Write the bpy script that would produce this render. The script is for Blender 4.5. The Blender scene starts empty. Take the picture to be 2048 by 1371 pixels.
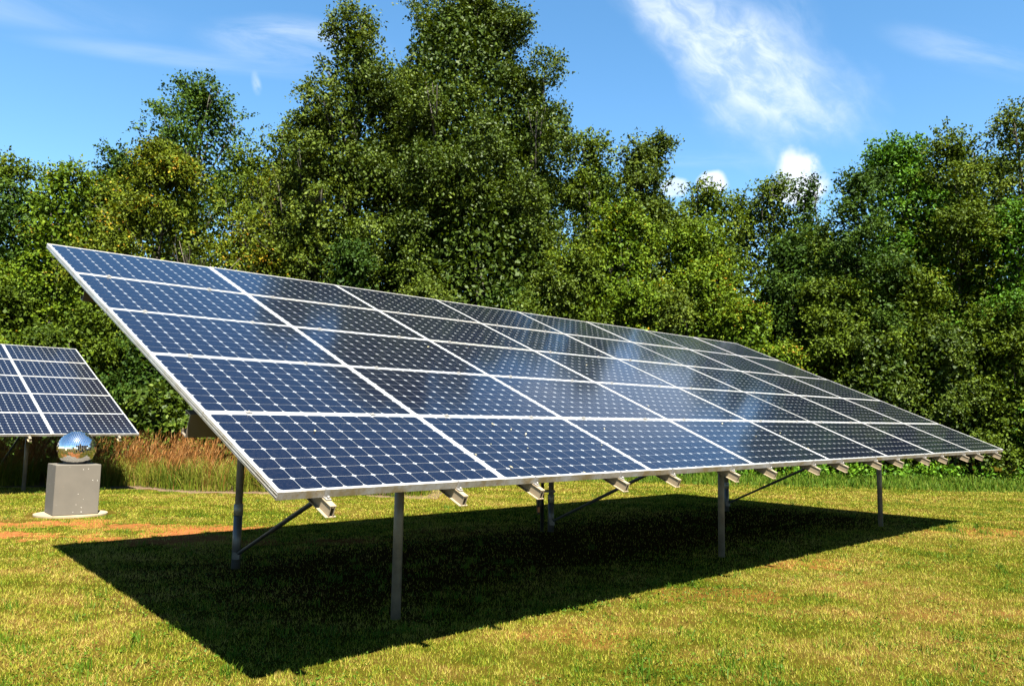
import bpy, math
import numpy as np
from mathutils import Vector, Matrix

# ------------------------------------------------------------------ camera
S = bpy.context.scene
RGT = Vector((0.999846, -0.001827, 0.017475))
UPV = Vector((-0.017571, -0.103993, 0.994423))
FWD = Vector((0.0, 0.994576, 0.104009))
CAM_H = 1.458
FPX = 1580.15
cam_d = bpy.data.cameras.new("camera")
cam = bpy.data.objects.new("camera", cam_d)
S.collection.objects.link(cam)
m = Matrix.Identity(4)
for r in range(3):
    m[r][0], m[r][1], m[r][2] = RGT[r], UPV[r], -FWD[r]
m[2][3] = CAM_H
cam.matrix_world = m
cam_d.sensor_width = 36.0
cam_d.lens = 36.0 * FPX / 2048.0
cam_d.clip_start = 0.1
cam_d.clip_end = 5000
S.camera = cam

S.cycles.max_bounces = 5
S.cycles.diffuse_bounces = 2
S.cycles.glossy_bounces = 3
S.cycles.transmission_bounces = 3
S.view_settings.view_transform = 'Standard'
S.view_settings.look = 'None'
S.view_settings.exposure = 2.95
S.view_settings.gamma = 1.0
S.view_settings.use_curve_mapping = False

# ------------------------------------------------------------------ sky + sun
SUN_DIR = Vector((-0.213900, 0.502569, -0.837658)).normalized()   # the way the light travels
SUN_EL = math.asin(-SUN_DIR.z)
SUN_AZ = math.atan2(-SUN_DIR.x, -SUN_DIR.y)

def ray(px, py):
    v = RGT * ((px - 1024.0) / FPX) - UPV * ((py - 685.5) / FPX) + FWD
    return v

world = bpy.data.worlds.new("World")
S.world = world
world.use_nodes = True
wt = world.node_tree
wt.nodes.clear()
def wn(t, **k):
    n = wt.nodes.new(t)
    for a, b in k.items():
        setattr(n, a, b)
    return n
def wl(a, b): wt.links.new(a, b)
w_out = wn('ShaderNodeOutputWorld')
w_bg = wn('ShaderNodeBackground')
w_bg.inputs['Strength'].default_value = 0.058
sky = wn('ShaderNodeTexSky', sky_type='NISHITA')
sky.sun_disc = False
sky.sun_elevation = SUN_EL
sky.sun_rotation = SUN_AZ
sky.air_density = 1.0
sky.dust_density = 0.0
sky.ozone_density = 1.6
hs = wn('ShaderNodeHueSaturation')
hs.inputs['Saturation'].default_value = 1.22
hs.inputs['Value'].default_value = .58
hs.inputs['Hue'].default_value = 0.493
wl(sky.outputs[0], hs.inputs['Color'])
tc = wn('ShaderNodeTexCoord')
cur = hs.outputs[0]
CLOUD = (2.5, 2.72, 3.05, 1)

def vdot(vec):
    n = wn('ShaderNodeVectorMath', operation='DOT_PRODUCT')
    wl(tc.outputs['Generated'], n.inputs[0]); n.inputs[1].default_value = vec
    return n.outputs['Value']
def mth(op, a, b=None, c=None):
    n = wn('ShaderNodeMath', operation=op)
    for i, x in enumerate((a, b, c)):
        if x is None: continue
        if isinstance(x, (int, float)): n.inputs[i].default_value = x
        else: wl(x, n.inputs[i])
    return n.outputs[0]
def smooth(v, lo, hi):
    n = wn('ShaderNodeMapRange', interpolation_type='SMOOTHSTEP')
    wl(v, n.inputs['Value']); n.inputs['From Min'].default_value = lo; n.inputs['From Max'].default_value = hi
    return n.outputs['Result']
def cloud(px, py, ang, hl, hw, nscale, stretch, lo, hi, amount, col=CLOUD, seed=0.0, edge=1.0, taper=0.0, inner=.25, veil=0.0):
    """a cloud patch in the sky round one compass direction: hl, hw its half length and half width (in tangents)"""
    global cur
    c = ray(px, py).normalized()
    ax = RGT * math.cos(ang) - UPV * math.sin(ang)
    ax = (ax - c * ax.dot(c)).normalized()
    bx = c.cross(ax).normalized()
    dc = vdot(c)
    a = mth('DIVIDE', vdot(ax), dc); b = mth('DIVIDE', vdot(bx), dc)
    comb = wn('ShaderNodeCombineXYZ')
    wl(mth('DIVIDE', a, stretch), comb.inputs[0]); wl(b, comb.inputs[1]); comb.inputs[2].default_value = seed
    nz = wn('ShaderNodeTexNoise'); nz.inputs['Scale'].default_value = nscale
    nz.inputs['Detail'].default_value = 7; nz.inputs['Roughness'].default_value = 0.62
    nz.inputs['Distortion'].default_value = 0.5
    wl(comb.outputs[0], nz.inputs['Vector'])
    nz2 = wn('ShaderNodeTexNoise'); nz2.inputs['Scale'].default_value = nscale * 0.35
    nz2.inputs['Detail'].default_value = 6
    wl(comb.outputs[0], nz2.inputs['Vector'])
    an = mth('DIVIDE', a, hl); bn = mth('DIVIDE', b, hw)
    if taper:
        bn = mth('DIVIDE', bn, mth('MAXIMUM', mth('ADD', 1.0, mth('MULTIPLY', an, taper)), 0.12))
    r2 = mth('ADD', mth('MULTIPLY', an, an), mth('MULTIPLY', bn, bn))
    r = mth('SQRT', r2)
    r = mth('ADD', r, mth('MULTIPLY', mth('SUBTRACT', nz2.outputs[0], 0.5), 1.3 * edge))
    body = mth('SUBTRACT', 1.0, smooth(r, inner, 1.05))
    tex = smooth(nz.outputs[0], lo, hi)
    if veil: tex = mth('ADD', mth('MULTIPLY', tex, 1 - veil), veil)
    k = mth('MULTIPLY', mth('MULTIPLY', body, tex), amount)
    k = mth('MULTIPLY', k, mth('GREATER_THAN', dc, 0.5))
    mx = wn('ShaderNodeMixRGB')
    wl(k, mx.inputs[0]); wl(cur, mx.inputs[1]); mx.inputs[2].default_value = col
    cur = mx.outputs[0]
cloud(1452, 108, math.radians(38), 0.205, 0.070, 46, 1.7, 0.32, 0.74, 0.76, seed=2.3, edge=0.7, taper=0.6, veil=.38)
cloud(1590, 225, math.radians(22), 0.09, 0.026, 34, 1.6, 0.38, 0.74, 0.40, seed=5.1)
cloud(1560, 60, math.radians(60), 0.09, 0.05, 22, 2.0, 0.35, 0.8, 0.22, seed=9.1)
cloud(610, 85, math.radians(4), 0.12, 0.030, 24, 3.5, 0.30, 0.72, 0.42, seed=1.2)
cloud(370, 118, math.radians(7), 0.20, 0.014, 18, 6.0, 0.30, 0.75, 0.20, seed=3.7)
cloud(100, 25, math.radians(8), 0.14, 0.03, 18, 4.0, 0.30, 0.80, 0.22, seed=4.4)
cloud(1950, 110, math.radians(14), 0.10, 0.022, 20, 4.0, 0.35, 0.75, 0.25, seed=7.9)
cloud(1400, 320, math.radians(2), 0.16, 0.012, 18, 5.0, 0.30, 0.75, 0.15, seed=8.9)
cloud(513, 166, math.radians(80), 0.016, 0.007, 60, 1.2, 0.25, 0.6, 0.32, seed=6.6)
cloud(1603, 360, math.radians(88), 0.040, 0.030, 55, 1.0, 0.20, 0.50, .92, (2.6, 2.72, 2.95, 1), seed=3.3, edge=1.2, inner=.55)
cloud(1425, 368, math.radians(0), 0.020, 0.015, 50, 1.0, 0.15, 0.40, 0.8, (2.75, 2.85, 3.0, 1), seed=4.8, edge=1.0, inner=.6)
cloud(1345, 375, math.radians(0), 0.022, 0.014, 50, 1.0, 0.20, 0.5, 0.6, (2.75, 2.85, 3.0, 1), seed=5.8, edge=1.0, inner=.6)
wl(cur, w_bg.inputs['Color'])
wl(w_bg.outputs[0], w_out.inputs['Surface'])

sun_d = bpy.data.lights.new("sun", 'SUN')
sun_d.energy = 5.0
sun_d.angle = math.radians(0.53)
sun_d.color = (1.0, 0.95, 0.86)
sun = bpy.data.objects.new("sun", sun_d)
S.collection.objects.link(sun)
sun.rotation_mode = 'QUATERNION'
sun.rotation_quaternion = SUN_DIR.to_track_quat('-Z', 'Y')
sun.location = (0, 0, 30)

# ------------------------------------------------------------------ helpers
def link(o):
    S.collection.objects.link(o); return o
def tag(o, label=None, cat=None, group=None, kind=None):
    if label: o['label'] = label
    if cat: o['category'] = cat
    if group: o['group'] = group
    if kind: o['kind'] = kind
    return o
def empty(name, loc, label=None, cat=None, group=None):
    o = bpy.data.objects.new(name, None); o.empty_display_size = 0.3
    o.location = loc; link(o); tag(o, label, cat, group); return o

class MB:
    def __init__(s): s.v = []; s.f = []; s.mi = []; s.sm = []
    def add(s, vs, fs, mi=0, smooth=False):
        b = len(s.v); s.v += [tuple(x) for x in vs]
        for f in fs:
            s.f.append(tuple(i + b for i in f)); s.mi.append(mi); s.sm.append(smooth)
    def box(s, x0, x1, y0, y1, z0, z1, mi=0, bev=0.0):
        if bev <= 0:
            vs = [(x, y, z) for z in (z0, z1) for y in (y0, y1) for x in (x0, x1)]
            s.add(vs, [(0, 2, 3, 1), (4, 5, 7, 6), (0, 1, 5, 4), (2, 6, 7, 3), (0, 4, 6, 2), (1, 3, 7, 5)], mi)
            return
        b = bev
        ring = [(x0 + b, y0), (x1 - b, y0), (x1, y0 + b), (x1, y1 - b), (x1 - b, y1), (x0 + b, y1), (x0, y1 - b), (x0, y0 + b)]
        ins = [(min(max(x, x0 + b), x1 - b), min(max(y, y0 + b), y1 - b)) for x, y in ring]
        vs = [(x, y, z0) for x, y in ins] + [(x, y, z0 + b) for x, y in ring] + [(x, y, z1 - b) for x, y in ring] + [(x, y, z1) for x, y in ins]
        fs = [tuple(range(7, -1, -1)), tuple(range(24, 32))]
        for k in range(3):
            for i in range(8):
                j = (i + 1) % 8
                fs.append((k * 8 + i, k * 8 + j, k * 8 + 8 + j, k * 8 + 8 + i))
        s.add(vs, fs, mi)
    def tube(s, pts, rad, n=10, mi=0, cap=True):
        pts = [Vector(p) for p in pts]
        if not isinstance(rad, (list, tuple)): rad = [rad] * len(pts)
        vs = []; fs = []
        prev = None
        for i, p in enumerate(pts):
            a = pts[max(i - 1, 0)]; c = pts[min(i + 1, len(pts) - 1)]
            t = (c - a).normalized()
            if prev is None:
                u = t.orthogonal().normalized()
            else:
                u = (prev - t * prev.dot(t)).normalized()
            prev = u; w = t.cross(u)
            for k in range(n):
                an = 2 * math.pi * k / n
                vs.append(p + (u * math.cos(an) + w * math.sin(an)) * rad[i])
        for i in range(len(pts) - 1):
            for k in range(n):
                j = (k + 1) % n
                fs.append((i * n + k, i * n + j, (i + 1) * n + j, (i + 1) * n + k))
        if cap:
            fs.append(tuple(range(n - 1, -1, -1))); fs.append(tuple((len(pts) - 1) * n + k for k in range(n)))
        s.add(vs, fs, mi, True)
    def mesh(s, name, mats):
        me = bpy.data.meshes.new(name)
        me.from_pydata(s.v, [], s.f)
        for mt in (mats if isinstance(mats, (list, tuple)) else [mats]): me.materials.append(mt)
        me.polygons.foreach_set('material_index', s.mi)
        me.polygons.foreach_set('use_smooth', s.sm)
        me.update(); return me
    def build(s, name, mats, parent=None, mat=None):
        o = bpy.data.objects.new(name, s.mesh(name, mats)); link(o)
        if parent is not None: o.parent = parent
        if mat is not None: o.matrix_local = mat
        return o

def np_mesh(name, verts, k, mat, tone=None, aux=None):
    """verts (n*k,3): n faces of k corners; tone, aux: one number per face"""
    n = len(verts) // k
    me = bpy.data.meshes.new(name)
    me.vertices.add(n * k); me.vertices.foreach_set('co', np.ascontiguousarray(verts, dtype=np.float32).ravel())
    me.loops.add(n * k); me.loops.foreach_set('vertex_index', np.arange(n * k, dtype=np.int32))
    me.polygons.add(n)
    me.polygons.foreach_set('loop_start', np.arange(0, n * k, k, dtype=np.int32))
    me.polygons.foreach_set('loop_total', np.full(n, k, dtype=np.int32))
    for nm, arr in (('tone', tone), ('aux', aux)):
        if arr is not None:
            a = me.attributes.new(nm, 'FLOAT', 'FACE'); a.data.foreach_set('value', np.asarray(arr, dtype=np.float32))
    me.materials.append(mat)
    me.update(); me.validate(verbose=False)
    return me

# ------------------------------------------------------------------ materials
KALB = 0.49      # the exposure is set high, the surface colours are kept low
def material(name):
    mt = bpy.data.materials.new(name); mt.use_nodes = True
    nt = mt.node_tree; nt.nodes.clear()
    return mt, nt
class N:
    def __init__(s, nt): s.nt = nt
    def n(s, t, **k):
        o = s.nt.nodes.new(t)
        for a, b in k.items(): setattr(o, a, b)
        return o
    def l(s, a, b): s.nt.links.new(a, b)
    def set(s, node, **k):
        for a, b in k.items():
            a = a.replace('_', ' ')
            if hasattr(b, 'is_output'): s.l(b, node.inputs[a])
            else: node.inputs[a].default_value = b
        return node
    def ramp(s, fac, stops, interp='LINEAR'):
        r = s.n('ShaderNodeValToRGB'); r.color_ramp.interpolation = interp
        e = r.color_ramp.elements
        stops = [(a, tuple(x * KALB for x in c)) for a, c in stops]
        while len(e) > 1: e.remove(e[-1])
        e[0].position = stops[0][0]; e[0].color = (*stops[0][1], 1)
        for p, c in stops[1:]:
            x = e.new(p); x.color = (*c, 1)
        s.l(fac, r.inputs[0]); return r.outputs[0]
    def noise(s, vec, scale, detail=4, rough=0.55):
        z = s.n('ShaderNodeTexNoise'); z.inputs['Scale'].default_value = scale
        z.inputs['Detail'].default_value = detail; z.inputs['Roughness'].default_value = rough
        if vec is not None: s.l(vec, z.inputs['Vector'])
        return z.outputs[0]
    def mix(s, f, a, b, mode='MIX'):
        x = s.n('ShaderNodeMixRGB', blend_type=mode)
        for i, q in enumerate((f, a, b)):
            if hasattr(q, 'is_output'): s.l(q, x.inputs[i])
            else: x.inputs[i].default_value = q if i == 0 else (*q, 1)
        return x.outputs[0]
    def math(s, op, a, b=0.0):
        x = s.n('ShaderNodeMath', operation=op)
        for i, q in enumerate((a, b)):
            if hasattr(q, 'is_output'): s.l(q, x.inputs[i])
            else: x.inputs[i].default_value = q
        return x.outputs[0]
    def rng(s, v, a, b, c=0.0, d=1.0):
        x = s.n('ShaderNodeMapRange'); s.l(v, x.inputs[0])
        for i, q in zip((1, 2, 3, 4), (a, b, c, d)): x.inputs[i].default_value = q
        return x.outputs[0]
    def attr(s, nm):
        a = s.n('ShaderNodeAttribute'); a.attribute_name = nm; return a.outputs['Fac']
    def pos(s): return s.n('ShaderNodeNewGeometry').outputs['Position']
    def obj(s): return s.n('ShaderNodeTexCoord').outputs['Object']
    def bump(s, h, strength=0.3, dist=0.01):
        b = s.n('ShaderNodeBump'); b.inputs['Strength'].default_value = strength; b.inputs['Distance'].default_value = dist
        s.l(h, b.inputs['Height']); return b.outputs[0]
    def out(s, sh): 
        o = s.n('ShaderNodeOutputMaterial'); s.l(sh, o.inputs['Surface'])

def leaf_material(name, stops, trans=0.18, rough=0.60, spec=0.25):
    mt, nt = material(name); g = N(nt)
    stops = [(a, tuple(x * k for x, k in zip(c, (1.22, 1.52, .95)))) for a, c in stops]
    col = g.ramp(g.attr('tone'), stops)
    p = g.n('ShaderNodeBsdfPrincipled'); g.set(p, Base_Color=col, Roughness=rough)
    p.inputs['Specular IOR Level'].default_value = spec * .3
    t = g.n('ShaderNodeBsdfTranslucent')
    g.l(g.mix(1.0, col, (1.5, 1.35, 0.5), 'MULTIPLY'), t.inputs[0])
    mx = g.n('ShaderNodeMixShader'); mx.inputs[0].default_value = trans
    g.l(p.outputs[0], mx.inputs[1]); g.l(t.outputs[0], mx.inputs[2])
    g.out(mx.outputs[0]); return mt

LEAF = {
 'mid':   leaf_material('leaf_mid', [(0, (.022, .034, .003)), (.5, (.056, .068, .005)), (.9, (.085, .105, .009)), (1, (.13, .12, .01))], spec=.22),
 'dark':  leaf_material('leaf_dark', [(0, (.014, .028, .004)), (.6, (.030, .050, .007)), (1, (.062, .085, .012))], spec=.22),
 'glossy': leaf_material('leaf_glossy', [(0, (.018, .031, .003)), (.6, (.048, .060, .005)), (1, (.098, .110, .012))], spec=0.35, rough=0.56),
 'olive': leaf_material('leaf_olive', [(0, (.036, .042, .004)), (.50, (.070, .078, .006)), (.84, (.115, .112, .009)), (.93, (.22, .135, .010)), (1, (.28, .11, .012))], spec=.2),
 'yellowgreen': leaf_material('leaf_yellowgreen', [(0, (.034, .056, .004)), (.5, (.075, .098, .006)), (.9, (.12, .132, .009)), (.96, (.20, .14, .01)), (1, (.24, .10, .01))], spec=.22),
 'grey':  leaf_material('leaf_greygreen', [(0, (.023, .034, .004)), (.6, (.052, .064, .008)), (1, (.100, .105, .014))], spec=.25),
 'bright': leaf_material('leaf_bright', [(0, (.028, .064, .004)), (.6, (.056, .105, .007)), (1, (.10, .15, .012))], spec=.25),
}
def bark_material(name, a, b):
    mt, nt = material(name); g = N(nt); o = g.obj()
    mp = g.n('ShaderNodeMapping'); mp.inputs['Scale'].default_value = (1, 1, .25); g.l(o, mp.inputs[0])
    z = g.noise(mp.outputs[0], 14, 6, .65)
    p = g.n('ShaderNodeBsdfPrincipled'); g.set(p, Base_Color=g.ramp(z, [(.3, a), (.7, b)]), Roughness=.9)
    g.l(g.bump(z, .6, .02), p.inputs['Normal']); g.out(p.outputs[0]); return mt
BARK = bark_material('bark', (.022, .017, .011), (.075, .060, .042))
DEADWOOD = bark_material('dead_wood', (.05, .040, .026), (.13, .10, .065))

def lawn_colour(g):
    """colour of the lawn by where it grows: green, dry and bare clay patches"""
    P = g.pos()
    big = g.noise(P, .42, 3, .6)
    mid = g.noise(P, 1.9, 4, .65)
    fine = g.noise(P, 14, 4, .7)
    mp = g.n('ShaderNodeMapping'); mp.inputs['Scale'].default_value = (.35, 1.3, 1); mp.inputs['Rotation'].default_value = (0, 0, .1); g.l(P, mp.inputs[0])
    streak = g.noise(mp.outputs[0], .9, 3, .5)
    dry = g.math('ADD', g.math('MULTIPLY', big, .5), g.math('ADD', g.math('MULTIPLY', mid, .58), g.math('ADD', g.math('MULTIPLY', fine, .20), g.math('MULTIPLY', streak, .30))))
    sx = g.n('ShaderNodeSeparateXYZ'); g.l(P, sx.inputs[0])
    dry = g.math('ADD', g.math('MULTIPLY', g.math('SUBTRACT', dry, .74), 1.35), .715)
    near = g.rng(sx.outputs[1], 5.0, 12.0, -.085, -.11)
    dry = g.math('ADD', dry, near)
    return P, dry, mid, fine

# bare red clay patches: (x, y, rx, ry, strength)
CLAY = [(-8.6, 9.95, 0.9, 0.29, 1), (-7.2, 9.8, 0.8, 0.29, 0.92), (-6.1, 10, 0.7, 0.29, 0.92), (-5, 9.8, 0.5, 0.217, 0.69), (-6.3, 11.15, 1, 0.319, 0.92), (-5.1, 11, 0.6, 0.29, 0.69),
        (-3.9, 9.95, 0.75, 0.493, 1), (-3, 9.75, 0.5, 0.29, 0.92), (-2.1, 9.95, 0.6, 0.29, 0.92), (-3.9, 10.9, 0.8, 0.29, 0.805), (-1, 10.9, 0.5, 0.29, 0.46), (0.45, 5.75, 0.4, 0.2, 0.25), (3, 8.9, 0.5, 0.3, 0.4), (7.3, 12, 0.8, 0.4, 0.45), (-8.6, 11.3, 0.7, 0.29, 0.69), (1.9, 7.2, 0.5, 0.25, 0.3)]
def clay_mask(g, P, mid):
    mp = g.n('ShaderNodeMapping'); mp.inputs['Scale'].default_value = (1.5, .9, 1); g.l(P, mp.inputs[0])
    fine = g.noise(mp.outputs[0], 3.2, 5, .7)
    mid = g.noise(mp.outputs[0], 1.3, 3, .6)
    tot = None
    for x, y, rx, ry, st in CLAY:
        vm = g.n('ShaderNodeVectorMath', operation='SUBTRACT'); g.l(P, vm.inputs[0]); vm.inputs[1].default_value = (x, y, 0)
        v2 = g.n('ShaderNodeVectorMath', operation='MULTIPLY'); g.l(vm.outputs[0], v2.inputs[0]); v2.inputs[1].default_value = (1 / rx, 1 / ry, 0)
        v3 = g.n('ShaderNodeVectorMath', operation='LENGTH'); g.l(v2.outputs[0], v3.inputs[0])
        d = g.math('SUBTRACT', g.math('MULTIPLY', g.math('SUBTRACT', 1.55, v3.outputs['Value']), 1.0), g.math('MULTIPLY', g.math('SUBTRACT', g.math('ADD', g.math('MULTIPLY', mid, .6), g.math('MULTIPLY', fine, .4)), .48), 9.0))
        k = g.math('MULTIPLY', g.rng(d, 0.0, .5), st)
        tot = k if tot is None else g.math('MAXIMUM', tot, k)
    return tot

def make_ground_material():
    mt, nt = material('lawn_soil'); g = N(nt)
    P, dry, mid, fine = lawn_colour(g)
    col = g.ramp(dry, [(.50, (.036, .044, .004)), (.64, (.068, .060, .007)), (.80, (.110, .072, .016)), (.95, (.15, .070, .020))])
    vf = g.noise(P, 60, 3, .7)
    col = g.mix(g.rng(vf, .35, .7), g.mix(1.0, col, (.55, .52, .45), 'MULTIPLY'), col)
    clay = g.ramp(g.noise(P, 9, 5, .7), [(.3, (.19, .060, .018)), (.7, (.30, .115, .040))])
    k = clay_mask(g, P, mid)
    col = g.mix(k, col, clay)
    # bare soil under the big array, painted darker to deepen its cast shadow
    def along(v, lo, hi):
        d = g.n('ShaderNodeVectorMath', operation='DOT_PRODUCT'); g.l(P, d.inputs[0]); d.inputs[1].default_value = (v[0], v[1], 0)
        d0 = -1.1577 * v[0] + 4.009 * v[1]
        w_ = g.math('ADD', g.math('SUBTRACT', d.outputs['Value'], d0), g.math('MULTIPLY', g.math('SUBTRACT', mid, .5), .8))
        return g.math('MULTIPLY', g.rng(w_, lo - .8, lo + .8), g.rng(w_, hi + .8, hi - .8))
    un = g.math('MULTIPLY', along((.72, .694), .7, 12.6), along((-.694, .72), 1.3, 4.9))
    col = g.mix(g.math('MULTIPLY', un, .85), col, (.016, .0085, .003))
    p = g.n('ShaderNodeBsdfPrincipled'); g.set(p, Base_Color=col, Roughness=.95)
    p.inputs['Specular IOR Level'].default_value = .0
    g.l(g.bump(g.noise(P, 30, 6, .7), .5, .02), p.inputs['Normal'])
    g.out(p.outputs[0]); return mt
def make_blade_material(name, stops, trans=.3):
    mt, nt = material(name); g = N(nt)
    P, dry, mid, fine = lawn_colour(g)
    t = g.math('ADD', dry, g.math('MULTIPLY', g.math('SUBTRACT', g.attr('tone'), .5), .50))
    col = g.ramp(t, stops)
    p = g.n('ShaderNodeBsdfPrincipled'); g.set(p, Base_Color=col, Roughness=.55)
    p.inputs['Specular IOR Level'].default_value = .08
    tr = g.n('ShaderNodeBsdfTranslucent'); g.l(col, tr.inputs[0])
    mx = g.n('ShaderNodeMixShader'); mx.inputs[0].default_value = trans
    g.l(p.outputs[0], mx.inputs[1]); g.l(tr.outputs[0], mx.inputs[2]); g.out(mx.outputs[0]); return mt
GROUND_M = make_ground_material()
BLADE_M = make_blade_material('grass_blade', [(.36, (.055, .125, .005)), (.54, (.135, .200, .008)), (.68, (.265, .285, .018)), (.84, (.42, .37, .055)), (1.0, (.48, .36, .10))])

def simple(name, col, rough=.5, metal=0.0, spec=.5, var=.0, scale=8, bump=0.0, coat=0.0):
    mt, nt = material(name); g = N(nt); o = g.obj()
    p = g.n('ShaderNodeBsdfPrincipled'); g.set(p, Roughness=rough, Metallic=metal)
    p.inputs['Specular IOR Level'].default_value = spec
    z = g.noise(o, scale, 6, .65)
    if var:
        a = tuple(c * (1 - var) for c in col); b = tuple(min(1, c * (1 + var)) for c in col)
        g.l(g.ramp(z, [(.3, a), (.7, b)]), p.inputs['Base Color'])
    else: p.inputs['Base Color'].default_value = (*(c * KALB for c in col), 1)
    if coat: p.inputs['Coat Weight'].default_value = coat; p.inputs['Coat Roughness'].default_value = .03
    if bump: g.l(g.bump(z, bump, .01), p.inputs['Normal'])
    g.out(p.outputs[0]); return mt

def frame_material():
    mt, nt = material('anodised_frame'); g = N(nt); o = g.obj(); P = g.pos()
    z = g.noise(P, 5.0, 6, .7); z2 = g.noise(P, 38, 4, .7)
    d = g.rng(g.math('ADD', z, g.math('MULTIPLY', z2, .35)), .50, .80)
    nrm = g.n('ShaderNodeNewGeometry').outputs['Normal']
    sx = g.n('ShaderNodeSeparateXYZ'); g.l(nrm, sx.inputs[0])
    side = g.rng(sx.outputs[2], .7, .3)      # dried mud splash sticks to the upright faces only
    d = g.math('MULTIPLY', d, side)
    col = g.mix(d, (.235, .235, .23), (.145, .112, .060))
    rust = g.math('MULTIPLY', g.rng(g.noise(P, 9.0, 3, .8), .68, .74), side)
    col = g.mix(rust, col, (.10, .045, .025))
    p = g.n('ShaderNodeBsdfPrincipled'); g.set(p, Base_Color=col, Roughness=.38, Metallic=.35)
    g.out(p.outputs[0]); return mt
FRAME_M = frame_material()
def cell_material():
    mt, nt = material('solar_cell'); g = N(nt); P = g.pos()
    z = g.noise(P, 1.6, 3, .5); z2 = g.noise(P, 55, 5, .7)
    col = g.mix(z, (.0012, .0016, .0050), (.0016, .0021, .0068))
    dust = g.rng(z2, .45, .9, .0, .025)
    col = g.mix(dust, col, (.30, .28, .25))
    p = g.n('ShaderNodeBsdfPrincipled'); g.set(p, Base_Color=col, Roughness=.35)
    p.inputs['IOR'].default_value = 1.45
    p.inputs['Specular IOR Level'].default_value = .05
    p.inputs['Coat Weight'].default_value = 1.0; p.inputs['Coat IOR'].default_value = 1.34
    g.l(g.rng(g.noise(P, 2.2, 4, .6), .3, .7, .075, .13), p.inputs['Coat Roughness'])
    g.out(p.outputs[0]); return mt
def sheet_material():
    mt, nt = material('white_backsheet'); g = N(nt)
    p = g.n('ShaderNodeBsdfPrincipled'); g.set(p, Base_Color=(.155, .162, .162, 1), Roughness=.4)
    p.inputs['Coat Weight'].default_value = 1.0; p.inputs['Coat Roughness'].default_value = .06
    g.out(p.outputs[0]); return mt
CELL_M = cell_material(); SHEET_M = sheet_material()
STEEL_M = simple('cream_steel', (.33, .26, .165), .45, .15, var=.18, scale=5)
GIRDER_M = simple('weathered_steel', (.22, .18, .13), .5, .3, var=.3, scale=3)
GALV_M = simple('galvanised_pipe', (.205, .175, .125), .5, .1, var=.35, scale=9)
PIPE_M = simple('grey_pipe', (.085, .087, .085), .4, .15, var=.3, scale=9)
COLLAR_M = simple('bright_collar', (.34, .31, .22), .45, .1, var=.2)
BLACK_M = simple('black_rubber', (.02, .02, .022), .5)
ORANGE_M = simple('orange_tag', (.55, .18, .04), .6)
CLAMP_M = simple('clamp_metal', (.38, .36, .33), .4, .4, var=.2, scale=30)

# ------------------------------------------------------------------ ground
def ground():
    mb = MB(); a = 900.0
    xs = [-a, -120, -40, 0, 40, 120, a]; n = len(xs)
    vs = [(x, y, 0.0) for y in xs for x in xs]
    fs = [(j * n + i, j * n + i + 1, (j + 1) * n + i + 1, (j + 1) * n + i) for j in range(n - 1) for i in range(n - 1)]
    mb.add(vs, fs)
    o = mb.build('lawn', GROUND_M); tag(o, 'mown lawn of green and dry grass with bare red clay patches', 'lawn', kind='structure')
ground()

# ------------------------------------------------------------------ solar arrays
P0 = Vector((-1.1577, 4.0090, 1.1057))
AU = Vector((0.720051, 0.693867, 0.008684)).normalized()
AV = Vector((-0.641275, 0.660589, 0.390371)); AV = (AV - AU * AV.dot(AU)).normalized()
AN = AU.cross(AV)
MW, MH, TH = 1.571, 1.02676, 0.046
GAP = 0.003
PW, PH = MW - GAP, MH - .004

def frame_mesh():
    mb = MB(); w = .011; t = TH
    def prof(x0, x1, y0, y1):
        mb.box(x0, x1, y0, y1, -t, 0, 0, .0015)
    prof(0, PW, 0, w); prof(0, PW, PH - w, PH); prof(0, w, w, PH - w); prof(PW - w, PW, w, PH - w)
    # raised ribs along the outer faces (extruded profile)
    for z in (-.012, -.030):
        mb.box(-.0015, 0, .002, PH - .002, z - .003, z); mb.box(PW, PW + .0015, .002, PH - .002, z - .003, z)
    # inner bottom flange
    mb.box(w, PW - w, w, w + .02, -t, -t + .002); mb.box(w, PW - w, PH - w - .02, PH - w, -t, -t + .002)
    return mb.mesh('panel_frame', [FRAME_M])
def laminate_mesh():
    mb = MB(); w = .011; z = -.003
    x0, x1, y0, y1 = w, PW - w, w, PH - w
    mb.add([(x0, y0, z), (x1, y0, z), (x1, y1, z), (x0, y1, z)], [(0, 1, 2, 3)], 1)
    mb.add([(x0, y0, z - .006), (x1, y0, z - .006), (x1, y1, z - .006), (x0, y1, z - .006)], [(3, 2, 1, 0)], 1)
    mx, my = .014, .014
    nx, ny = 12, 8
    cw = (x1 - x0 - 2 * mx) / nx; ch = (y1 - y0 - 2 * my) / ny
    g = .0028; c = .0165
    for i in range(nx):
        for j in range(ny):
            a0 = x0 + mx + i * cw + g / 2; a1 = a0 + cw - g; b0 = y0 + my + j * ch + g / 2; b1 = b0 + ch - g
            k = c * .42
            ring = [(a0 + c, b0), (a1 - c, b0), (a1 - k, b0 + k * .9), (a1, b0 + c), (a1, b1 - c), (a1 - k, b1 - k * .9), (a1 - c, b1),
                    (a0 + c, b1), (a0 + k, b1 - k * .9), (a0, b1 - c), (a0, b0 + c), (a0 + k, b0 + k * .9)]
            mb.add([(x, y, z + .0006) for x, y in ring], [tuple(range(12))], 0)
    return mb.mesh('glass_laminate', [CELL_M, SHEET_M])
FM, LM = frame_mesh(), laminate_mesh()

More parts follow.
